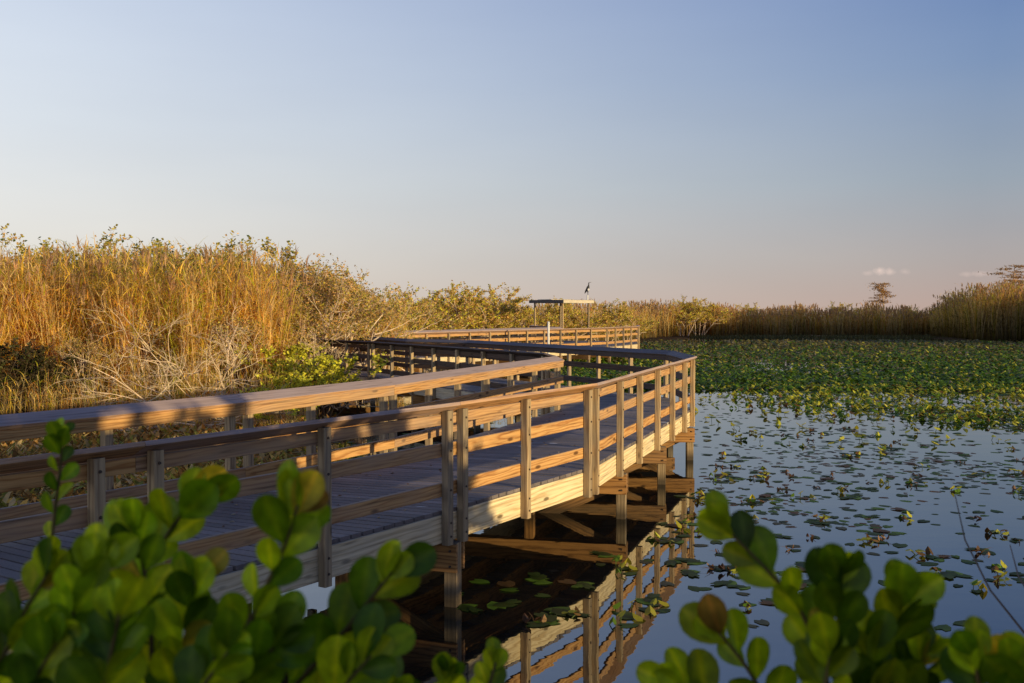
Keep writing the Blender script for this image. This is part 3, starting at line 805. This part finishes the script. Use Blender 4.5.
for k, (x, y, s, z) in enumerate(((9.4, 1.2, .60, 1.0), (8.2, .2, .86, 1.0), (7.2, -2.4, 1.2, 1.2), (5.6, -2.6, 1.2, 1.2), (10.5, -3.2, .9, 1.0), (7.2, -4.4, 1.3, 1.2), (4.2, -4.6, 1.2, 1.2), (8.7, .3, .82, .9), (5.8, -3.2, 1.1, .8))):
    place(sS, (x, y, z), 'dense green shore shrub beside the camera, outside the frame', rnd.uniform(0, 6), s, 1.0, group='shore shrubs outside the frame')

# ------------------------------------------------------------- lilies
def lily(mb, p, r, tilt, az, c, fold=.25, n=7):
    """heart shaped spatterdock leaf, radius r; tilt 0 = floating flat"""
    ca, sa = math.cos(az), math.sin(az)
    d = Vector((ca*math.cos(tilt), sa*math.cos(tilt), math.sin(tilt)))
    s = Vector((-sa, ca, 0)); u = d.cross(s)*-1
    pts = [(-.55, 0, 0), (-.95, .42, .5), (-.35, .72, .9), (.45, .55, .7), (1.05, 0, .05), (.45, -.55, .7), (-.35, -.72, .9), (-.95, -.42, .5)]
    vs = [Vector(p)+d*a*r+s*b*r+u*(fold*r*h) for a, b, h in pts]
    mb.add(vs, [(0, 2, 1), (0, 3, 2), (0, 4, 3), (0, 5, 4), (0, 6, 5), (0, 7, 6)], c)
LG = (.11, .20, .018); LY = (.48, .46, .05); LD = (.055, .095, .016); LBR = (.17, .09, .03)
def up_lily(mb, X, Y, r, hgt, c):
    az = rnd.uniform(0, 6.28); p = Vector((X, Y, hgt))
    mb.tube([(X+rnd.gauss(0, .05), Y, -.02), tuple(p)], [.007, .006], vary((.12, .15, .04)), 3)
    lily(mb, p, r, rnd.uniform(.0, .8), az, c, rnd.uniform(.1, .7))
def dens(X, Y):
    return .5+.28*math.sin(X*.55+math.sin(Y*.23)*2)+.25*math.sin(Y*.42+X*.21)+.1*math.sin(X*1.9)*math.sin(Y*1.3)
mb = MB(); cnt = 0
while cnt < 36000:
    u = rnd.random(); Y = 1/(u/38.0+(1-u)/104.0)       # even in the eye's foreshortened view
    lo_ = xat(520, Y) if Y > 30 else xat(690, Y)
    X = rnd.uniform(xat(540, Y), xat(1080, Y))
    if Y > 102 and X > 41: continue
    if rnd.random() > .35+.9*dens(X*.8, Y*.35)*min(1.2, .55+(Y-38)/28): continue
    r = rnd.uniform(.06, .12)*(1+Y/130)
    c = vary((.20, .16, .05) if rnd.random() < (Y-50)/65 else LY if rnd.random() < .12 else (LD if rnd.random() < .3 else LG), .4)
    if rnd.random() < .06: c = vary((.24, .2, .12), .3)
    if rnd.random() < .45: lily(mb, Vector((X, Y, rnd.uniform(.01, .06))), r, rnd.uniform(0, .25), rnd.uniform(0, 6.28), c, .1)
    else: lily(mb, Vector((X, Y, rnd.uniform(.04, .14))), r, rnd.uniform(.05, .6), rnd.uniform(0, 6.28), c, rnd.uniform(.1, .6))
    cnt += 1
tag(mb.build('lily_field', M_lily), 'dense dark green field of water lily leaves covering the pond', 'water lilies', kind='stuff')
mb = MB(); cnt = 0
for k in range(9000):
    u = rnd.random(); Y = 1/(u/22.5+(1-u)/40.0)
    X = rnd.uniform(xat(690, Y), xat(1070, Y)); px = 512+X/Y*1000
    f = (Y-22.5)/17.5
    edge = f*1.25 + (px-860)/380*.55 + (dens(X, Y)-.5)*.75
    if rnd.random() > max(.02, edge-.38): continue
    if rnd.random() < .55:
        lily(mb, Vector((X, Y, .008+rnd.random()*.01)), rnd.uniform(.10, .16), 0.02, rnd.uniform(0, 6.28), vary(LG if rnd.random() < .7 else LY, .4), .04)
    else:
        for j in range(rnd.randint(1, 3)):
            up_lily(mb, X+rnd.gauss(0, .12), Y+rnd.gauss(0, .12), rnd.uniform(.06, .12), rnd.uniform(.04, .16), vary(LY if rnd.random() < .6 else (LBR if rnd.random() < .15 else LG), .35))
tag(mb.build('lily_field', M_lily), 'looser yellow green lily leaves at the near edge of the lily field', 'water lilies', kind='stuff')
# individual plants on the open water
pads = []
def pad_mesh(seed, kind):
    global rnd
    keepr = rnd; rnd = random.Random(seed); mb = MB()
    if kind == 0:
        for j in range(rnd.randint(1, 3)):
            lily(mb, Vector((rnd.gauss(0, .12), rnd.gauss(0, .12), .004+.004*j)), rnd.uniform(.09, .15), .01, rnd.uniform(0, 6.28), vary(rnd.choice([LG, LD, (.09, .10, .05), LBR]), .3), .03)
    elif kind == 1:
        for j in range(rnd.randint(3, 5)):
            up_lily(mb, rnd.gauss(0, .1), rnd.gauss(0, .1), rnd.uniform(.045, .085), rnd.uniform(.02, .09), vary(rnd.choice([LY, LY, LG, LBR]), .3))
        for j in range(2): lily(mb, Vector((rnd.gauss(0, .2), rnd.gauss(0, .2), .004+.004*j)), rnd.uniform(.08, .13), .01, rnd.uniform(0, 6.28), vary(LD, .3), .03)
    else:
        for j in range(rnd.randint(2, 4)):
            a = rnd.uniform(0, 6.28)
            lily(mb, Vector((rnd.gauss(0, .05), rnd.gauss(0, .05), rnd.uniform(.02, .06))), rnd.uniform(.025, .05), rnd.uniform(.2, 1.3), a, vary(rnd.choice([(.12, .06, .03), (.06, .035, .025), (.3, .18, .09)]), .3), .6)
            blade(mb, Vector((0, 0, .0)), Vector((math.cos(a), math.sin(a), .5)), rnd.uniform(.1, .25), .012, .3, vary(LBR), 3)
        lily(mb, Vector((.08, .05, .005)), rnd.uniform(.08, .13), .01, rnd.uniform(0, 6.28), vary(LD, .3), .03)
    o = mb.build(('lily_pad', 'lily_clump', 'withered_lily')[kind], M_lily); rnd = keepr
    return o
kinds = [[pad_mesh(100+10*k+j, k) for j in range(5)] for k in range(3)]
LBL = [('flat dark lily pad floating on the open water', 'lily pad', 'lily pads floating on open water'),
       ('small clump of upright yellow green lily leaves on open water', 'lily plant', 'upright lily clumps on open water'),
       ('withered brown curled lily leaf on open water', 'lily plant', 'withered lilies on open water')]
used = set(); n = 0
def put_pad(X, Y, kind, s):
    global n
    src = rnd.choice(kinds[kind])
    if src.name in used: o = src.copy(); col.objects.link(o)
    else: o = src; used.add(src.name)
    o.location = (X, Y, .002+rnd.random()*.003); o.rotation_euler = (0, 0, rnd.uniform(0, 6.28)); o.scale = (s, s, s)
    tag(o, *LBL[kind]); n += 1
tries = 0
while n < 285 and tries < 20000:
    tries += 1
    u = rnd.random(); Y = 1/(u/9.3+(1-u)/26.0)
    X = rnd.uniform(xat(520, Y), xat(1050, Y)); px = 512+X/Y*1000
    # clear of the boardwalk
    bx_ = np.interp(Y, [9, 10.25, 12.9, 20.7, 27], [-1.2, -.62, 1.0, 3.85, 4.0])+.5
    if X < bx_: continue
    py = 311+3300/Y
    w = .10+.9*max(0, min(1, (26-Y)/3-3.2))*0+ (1.0 if Y > 16 else (.42 if Y > 13 else .16))
    w *= .25+1.1*max(0, dens(X*2.2, Y*2.2))
    if rnd.random() > w: continue
    r = rnd.random(); kind = 0 if r < .60 else (1 if r < .84 else 2)
    put_pad(X, Y, kind, rnd.uniform(.7, 1.15))
for px, py in ((565, 610), (585, 614), (540, 600), (500, 612), (515, 632), (470, 640), (436, 622), (560, 624), (548, 645), (425, 600), (600, 575)):
    Y = 3300/(py-311); put_pad(xat(px, Y), Y, 0, rnd.uniform(.8, 1.1))
for k in kinds:
    for o in k:
        if o.name not in used: bpy.data.objects.remove(o)
# tiny floating debris further out and behind the left railing
mb = MB()
for k in range(2800):
    u = rnd.random(); Y = 1/(u/14+(1-u)/42.0); X = rnd.uniform(xat(700, Y), xat(1050, Y))
    if rnd.random() > max(.06, 2.4*dens(X*1.5, Y*1.5)-.75): continue
    lily(mb, Vector((X, Y, .004)), rnd.uniform(.04, .11), .01, rnd.uniform(0, 6.28), vary(rnd.choice([LD, LG, LBR, (.12, .12, .06)]), .3), .03)
for k in range(420):
    Y = rnd.uniform(17, 34); X = rnd.uniform(-.25*Y, -.02*Y)
    lily(mb, Vector((X, Y, .004)), rnd.uniform(.06, .13), .01, rnd.uniform(0, 6.28), vary(rnd.choice([LD, LG, (.2, .15, .07)]), .3), .03)
tag(mb.build('floating_leaves', M_lily), 'scattered small leaves floating on the pond between the lily plants', 'floating leaves', kind='stuff')

# ------------------------------------------------------------- foreground shrubs
def cleaf(mb, p, d, nrm, L_, c, bend=.3, cup=.18):
    """rounded leathery leaf; p = stalk end, d = along, nrm = face normal"""
    d = d.normalized(); s = d.cross(nrm)
    if s.length < .05: s = d.cross(Vector((1, 0, 0)))
    s.normalize(); u = s.cross(d)
    prof = [(0, .03), (.10, .10), (.25, .21), (.42, .29), (.60, .335), (.76, .32), (.89, .235), (.97, .12), (.985, .02)]
    vs = []; fs = []; cs = []; nc = 7; wv = rnd.uniform(0, 6)
    for t, w in prof:
        for j in range(nc):
            a = (j/(nc-1)*2-1); x = a*w
            z = -bend*t*t*.5+cup*abs(a)**1.5*w*1.4+.012*math.sin(wv+t*9+a*2)*abs(a)
            k_ = 1.35 if j == nc//2 else (.86 if abs(a) > .9 else 1.0)
            cs.append((c[0]*k_*(1.2 if j == nc//2 else 1), c[1]*k_, c[2]*k_))
            vs.append(p+d*(t*L_)+s*(x*L_)+u*(z*L_))
    for i in range(len(prof)-1):
        for j in range(nc-1): k = i*nc+j; fs.append((k, k+1, k+nc+1, k+nc))
    n0 = len(mb.v); mb.add(vs, fs, c); mb.c[n0:] = cs
CG = [(.13, .24, .004), (.23, .36, .005), (.055, .12, .004), (.38, .50, .006)]
CYEL = (.62, .46, .02); CTAN = (.36, .20, .05)
cdir = Vector((0, -1, .05))
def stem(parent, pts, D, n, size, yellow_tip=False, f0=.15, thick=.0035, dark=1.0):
    P = []
    for q in pts:
        dd = D if len(q) == 2 else q[2]
        P.append(at(q[0], q[1], dd))
    base = P[0]
    # smooth by subdividing
    Q = []
    for i in range(len(P)-1):
        a = P[max(i-1, 0)]; b = P[i]; c = P[i+1]; e = P[min(i+2, len(P)-1)]
        for k in range(4):
            t = k/4
            Q.append(.5*((2*b)+(c-a)*t+(2*a-5*b+4*c-e)*t*t+(3*b-a-3*c+e)*t*t*t))
    Q.append(P[-1])
    n = int(n*1.2); mb = MB(); Ql = [q-base for q in Q]
    mb.tube(Ql, [thick*(1-.6*i/len(Ql)) for i in range(len(Ql))], vary((.14, .10, .035), .2), 6, True)
    st = mb.build('branch', M_bark, parent, True, base-parent.location)
    lb = MB()
    m = len(Ql)
    for k in range(n):
        f = f0+(1-f0)*(k+.5)/n; x = f*(m-1); i = min(int(x), m-2); p = Ql[i].lerp(Ql[i+1], x-i)
        ax = (Ql[i+1]-Ql[i]).normalized()
        side = Vector((1, 0, 0)).cross(Vector((0, 0, 1)))
        lat = ax.cross(Vector((0, -1, 0))).normalized()*(1 if k % 2 else -1)
        d = (ax*rnd.uniform(.75, 1.1)+lat*rnd.uniform(.3, .8)+Vector((0, rnd.uniform(-.55, .45), rnd.uniform(0, .35)))).normalized()
        nrm = (cdir+Vector((rnd.gauss(0, .35), 0, rnd.gauss(.1, .35)))-ax*.2).normalized()
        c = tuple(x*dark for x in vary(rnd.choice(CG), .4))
        if rnd.random() < .02: c = vary((.28, .17, .03), .3)
        sz = size*rnd.uniform(.66, 1.14)*(1 if f < .9 else .85)
        if rnd.random() < .02: c = vary((.35, .28, .02), .2)
        cleaf(lb, p+d*.004, d, nrm, sz, c, rnd.uniform(.0, .5), rnd.uniform(.05, .3))
    # tip leaves
    ax = (Ql[-1]-Ql[-3]).normalized()
    tc = vary(CYEL, .1) if yellow_tip else vary(CG[3], .2)
    cleaf(lb, Ql[-1]-ax*.01, (ax+Vector((.25, 0, .1))).normalized(), cdir, size*(.95 if yellow_tip else .7), tc, .1, .15)
    cleaf(lb, Ql[-1]-ax*.012, (ax+Vector((-.45, 0, .1))).normalized(), cdir, size*.75, vary(CG[3], .2), .1, .15)
    lb.build('leaves', M_coco, st, True)
def fg(label, base): 
    return tag(empty('leafy_bush', base), label, 'bush', 'round leaved bushes in the near foreground')
b1 = fg('large round leaved bush filling the bottom left corner', at(150, 900, 1.1))
LS = .052
for pts, D, nn, yt in [
    ([(205, 760), (225, 680), (255, 610), (285, 545), (298, 505)], .98, 13, True),
    ([(60, 760), (95, 680), (130, 610), (160, 545), (196, 497)], 1.2, 14, True),
    ([(30, 740), (45, 640), (52, 540), (60, 470), (62, 432)], 1.35, 18, False),
    ([(230, 740), (290, 690), (345, 630), (392, 572)], 1.05, 10, False),
    ([(130, 760), (150, 690), (150, 620), (142, 560), (132, 525)], 1.1, 13, False),
    ([(20, 760), (40, 700), (70, 620), (100, 560)], .95, 13, False),
    ([(-60, 740), (-10, 680), (20, 620), (50, 570)], 1.0, 12, False),
    ([(130, 780), (170, 700), (185, 640), (195, 580)], 1.0, 14, False),
    ([(90, 790), (100, 720), (110, 660), (120, 610)], .9, 13, False),
    ([(180, 790), (220, 720), (250, 670), (285, 640)], .95, 11, False),
    ([(260, 780), (300, 730), (340, 690), (372, 655)], 1.0, 10, False),
    ([(0, 790), (20, 730), (35, 680), (60, 640)], .9, 12, False),
    ([(-120, 700), (-80, 600), (-45, 520), (-20, 465)], 1.2, 18, False),
    ([(150, 800), (170, 740), (200, 690), (230, 650)], .9, 11, False),
    ([(60, 800), (70, 740), (75, 690), (70, 640)], 1.05, 13, False)]:
    stem(b1, pts, D, nn, LS*(.42 if nn == 18 else 1)*D, yt)
b2 = fg('low sprigs of round leaves poking up at the bottom centre', at(440, 860, 1.15))
for pts, D, nn, yt in [([(410, 780), (430, 730), (445, 695), (448, 672)], 1.15, 6, False), ([(470, 780), (480, 725), (488, 690), (496, 662)], 1.2, 6, False),
                       ([(350, 770), (380, 720), (395, 690)], 1.1, 7, False)]:
    stem(b2, pts, D, nn, .034*D, yt)
b3 = fg('round leaved bush with arching dark branches at the bottom right', at(800, 900, 1.1))
for pts, D, nn, yt in [
    ([(830, 760), (826, 680), (800, 610), (762, 565), (722, 525)], 1.1, 10, False),
    ([(850, 760), (850, 690), (838, 620), (842, 575)], 1.05, 12, False),
    ([(880, 760), (885, 700), (890, 640), (905, 595)], 1.1, 11, False),
    ([(790, 770), (770, 710), (745, 665), (718, 632)], 1.15, 7, False),
    ([(740, 790), (720, 740), (700, 700), (676, 684)], 1.15, 6, False),
    ([(830, 770), (820, 720), (826, 680), (830, 655)], .95, 8, False),
    ([(900, 770), (905, 720), (915, 680), (925, 655)], 1.1, 9, False),
    ([(860, 790), (865, 740), (870, 700), (868, 650)], 1.05, 12, False)]:
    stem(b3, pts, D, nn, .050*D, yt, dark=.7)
b4 = fg('two leaf sprigs of a bush at the right edge of the frame', at(1010, 860, 1.0))
for pts, D, nn, yt in [([(1000, 780), (990, 720), (978, 680), (975, 655)], 1.0, 6, False), ([(1060, 780), (1045, 720), (1025, 685), (1010, 670)], 1.0, 7, True)]:
    stem(b4, pts, D, nn, .052*D, yt)
for pts, lb in (([(955, 495, 2.6), (965, 540, 2.5), (990, 590, 2.4), (1030, 640, 2.3), (1075, 690, 2.2)], 'longer thin arching dry stalk over the water at the right'),
                ([(1010, 545, 2.6), (1018, 575, 2.5), (1032, 600, 2.4), (1060, 640, 2.3)], 'short thin dry stalk at the very right edge')):
    mb = MB(); P = [at(*q) for q in pts]; b = P[-1].copy(); b.z -= .0
    mb.tube([q-b for q in P]+[Vector((.15, -.3, -.5)), Vector((.3, -.8, -1.2))], [.0012, .002, .0025, .003]+[.0035]*(len(P)-2), (.12, .09, .07), 5)
    tag(mb.build('dry_stalk', M_bark, loc=b), lb, 'stalk')

# ------------------------------------------------------------- light, sky, camera
SUN_EL = R_(6.0); sx, sy = .75, -.66
az = math.atan2(sx, sy)             # compass-like angle from +Y
S_ = Vector((sx, sy, 0)).normalized()*math.cos(SUN_EL)+Vector((0, 0, math.sin(SUN_EL)))
ld = bpy.data.lights.new('sun', 'SUN'); ld.energy = 5.0; ld.angle = R_(.53); ld.color = (1.0, .79, .42)
lo = bpy.data.objects.new('sun', ld); col.objects.link(lo)
lo.rotation_euler = S_.to_track_quat('Z', 'Y').to_euler()
w = bpy.data.worlds.new('World'); scn.world = w; w.use_nodes = True
nt = w.node_tree; nt.nodes.clear(); L = nt.links.new
wo = N(nt, 'ShaderNodeOutputWorld'); bg = N(nt, 'ShaderNodeBackground')
sky = N(nt, 'ShaderNodeTexSky'); sky.sky_type = 'NISHITA'; sky.sun_disc = False
sky.sun_elevation = SUN_EL; sky.sun_rotation = az; sky.dust_density = 1.5; sky.ozone_density = 2
tc = N(nt, 'ShaderNodeTexCoord'); sp = N(nt, 'ShaderNodeSeparateXYZ'); L(tc.outputs['Generated'], sp.inputs[0])
def lin(r, g, b): return tuple(((x/255)/12.92 if x/255 < .04045 else ((x/255+.055)/1.055)**2.4) for x in (r, g, b))
# haze of the evening sky: by height above the horizon, paler towards the left (sunset-lit haze)
rl = ramp(nt, [(0, lin(240, 230, 215)), (.08, lin(242, 240, 236)), (.17, lin(234, 240, 247)), (.33, lin(214, 227, 248)), (.6, lin(120, 150, 208)), (1, lin(70, 100, 165))], sp.outputs[2])
rr_ = ramp(nt, [(0, lin(196, 170, 160)), (.045, lin(181, 172, 171)), (.12, lin(160, 172, 186)), (.22, lin(130, 154, 192)), (.33, lin(103, 134, 190)), (.6, lin(62, 90, 150)), (1, lin(45, 70, 125))], sp.outputs[2])
mr = N(nt, 'ShaderNodeMapRange'); L(sp.outputs[0], mr.inputs[0]); mr.inputs[1].default_value = -.50; mr.inputs[2].default_value = .42
grad = mixc(nt, mr.outputs[0], rl.outputs[0], rr_.outputs[0])
nish = mixc(nt, 1, sky.outputs[0], (.10, .10, .10), 'MULTIPLY')
c = mixc(nt, .12, grad, nish)
hz = N(nt, 'ShaderNodeTexNoise'); hz.inputs['Scale'].default_value = 2.2; hz.inputs['Detail'].default_value = 5
hm = N(nt, 'ShaderNodeMapping'); hm.inputs['Scale'].default_value = (1, 1, 5); L(tc.outputs['Generated'], hm.inputs[0]); L(hm.outputs[0], hz.inputs['Vector'])
hr = ramp(nt, [(.3, (.965, .965, .97)), (.7, (1.035, 1.03, 1.02))], hz.outputs['Fac'])
c = mixc(nt, 1, c, hr.outputs[0], 'MULTIPLY')
# faint small clouds low over the far bank
def cloud(px, py, r, asp, amt):
    global c
    d = (at(px, py, 1)-Vector((0, 0, CAMZ))).normalized()
    v = N(nt, 'ShaderNodeVectorMath', operation='SUBTRACT'); L(tc.outputs['Generated'], v.inputs[0]); v.inputs[1].default_value = d
    s = N(nt, 'ShaderNodeVectorMath', operation='MULTIPLY'); L(v.outputs[0], s.inputs[0]); s.inputs[1].default_value = (1/(r*asp), 1/(r*asp), 1/r)
    ln = N(nt, 'ShaderNodeVectorMath', operation='LENGTH'); L(s.outputs[0], ln.inputs[0])
    nz = N(nt, 'ShaderNodeTexNoise'); nz.inputs['Scale'].default_value = 160; nz.inputs['Detail'].default_value = 4; L(tc.outputs['Generated'], nz.inputs['Vector'])
    a = math_(nt, 'ADD', ln.outputs['Value'], math_(nt, 'MULTIPLY_ADD', nz.outputs['Fac'], 1.6, -.8))
    f = math_(nt, 'MULTIPLY', math_(nt, 'SUBTRACT', 1.0, a, clamp=True), amt)
    c = mixc(nt, f, c, lin(250, 222, 208))
cloud(880, 270.5, .0052, 1.0, .6); cloud(890, 272, .0036, 1.6, .38); cloud(868, 273, .0026, 2, .25); cloud(905, 272, .0030, 2, .22); cloud(966, 274, .003, 2, .2); cloud(982, 274, .003, 3, .25)
L(c, bg.inputs[0]); bg.inputs[1].default_value = 1.0
L(bg.outputs[0], wo.inputs[0])
cd = bpy.data.cameras.new('camera'); cam = bpy.data.objects.new('camera', cd); col.objects.link(cam)
cd.sensor_width = 36; cd.lens = 36*F/1024; cd.clip_end = 6000; cd.clip_start = .05
cam.location = (0, 0, CAMZ); cam.rotation_euler = (math.pi/2-PITCH, 0, 0)
cd.dof.use_dof = True; cd.dof.focus_distance = 16; cd.dof.aperture_fstop = 7
scn.camera = cam
scn.view_settings.view_transform = 'Standard'; scn.view_settings.look = 'None'; scn.view_settings.exposure = 0
scn.render.engine = 'CYCLES'
scn.cycles.max_bounces = 8; scn.cycles.transparent_max_bounces = 8
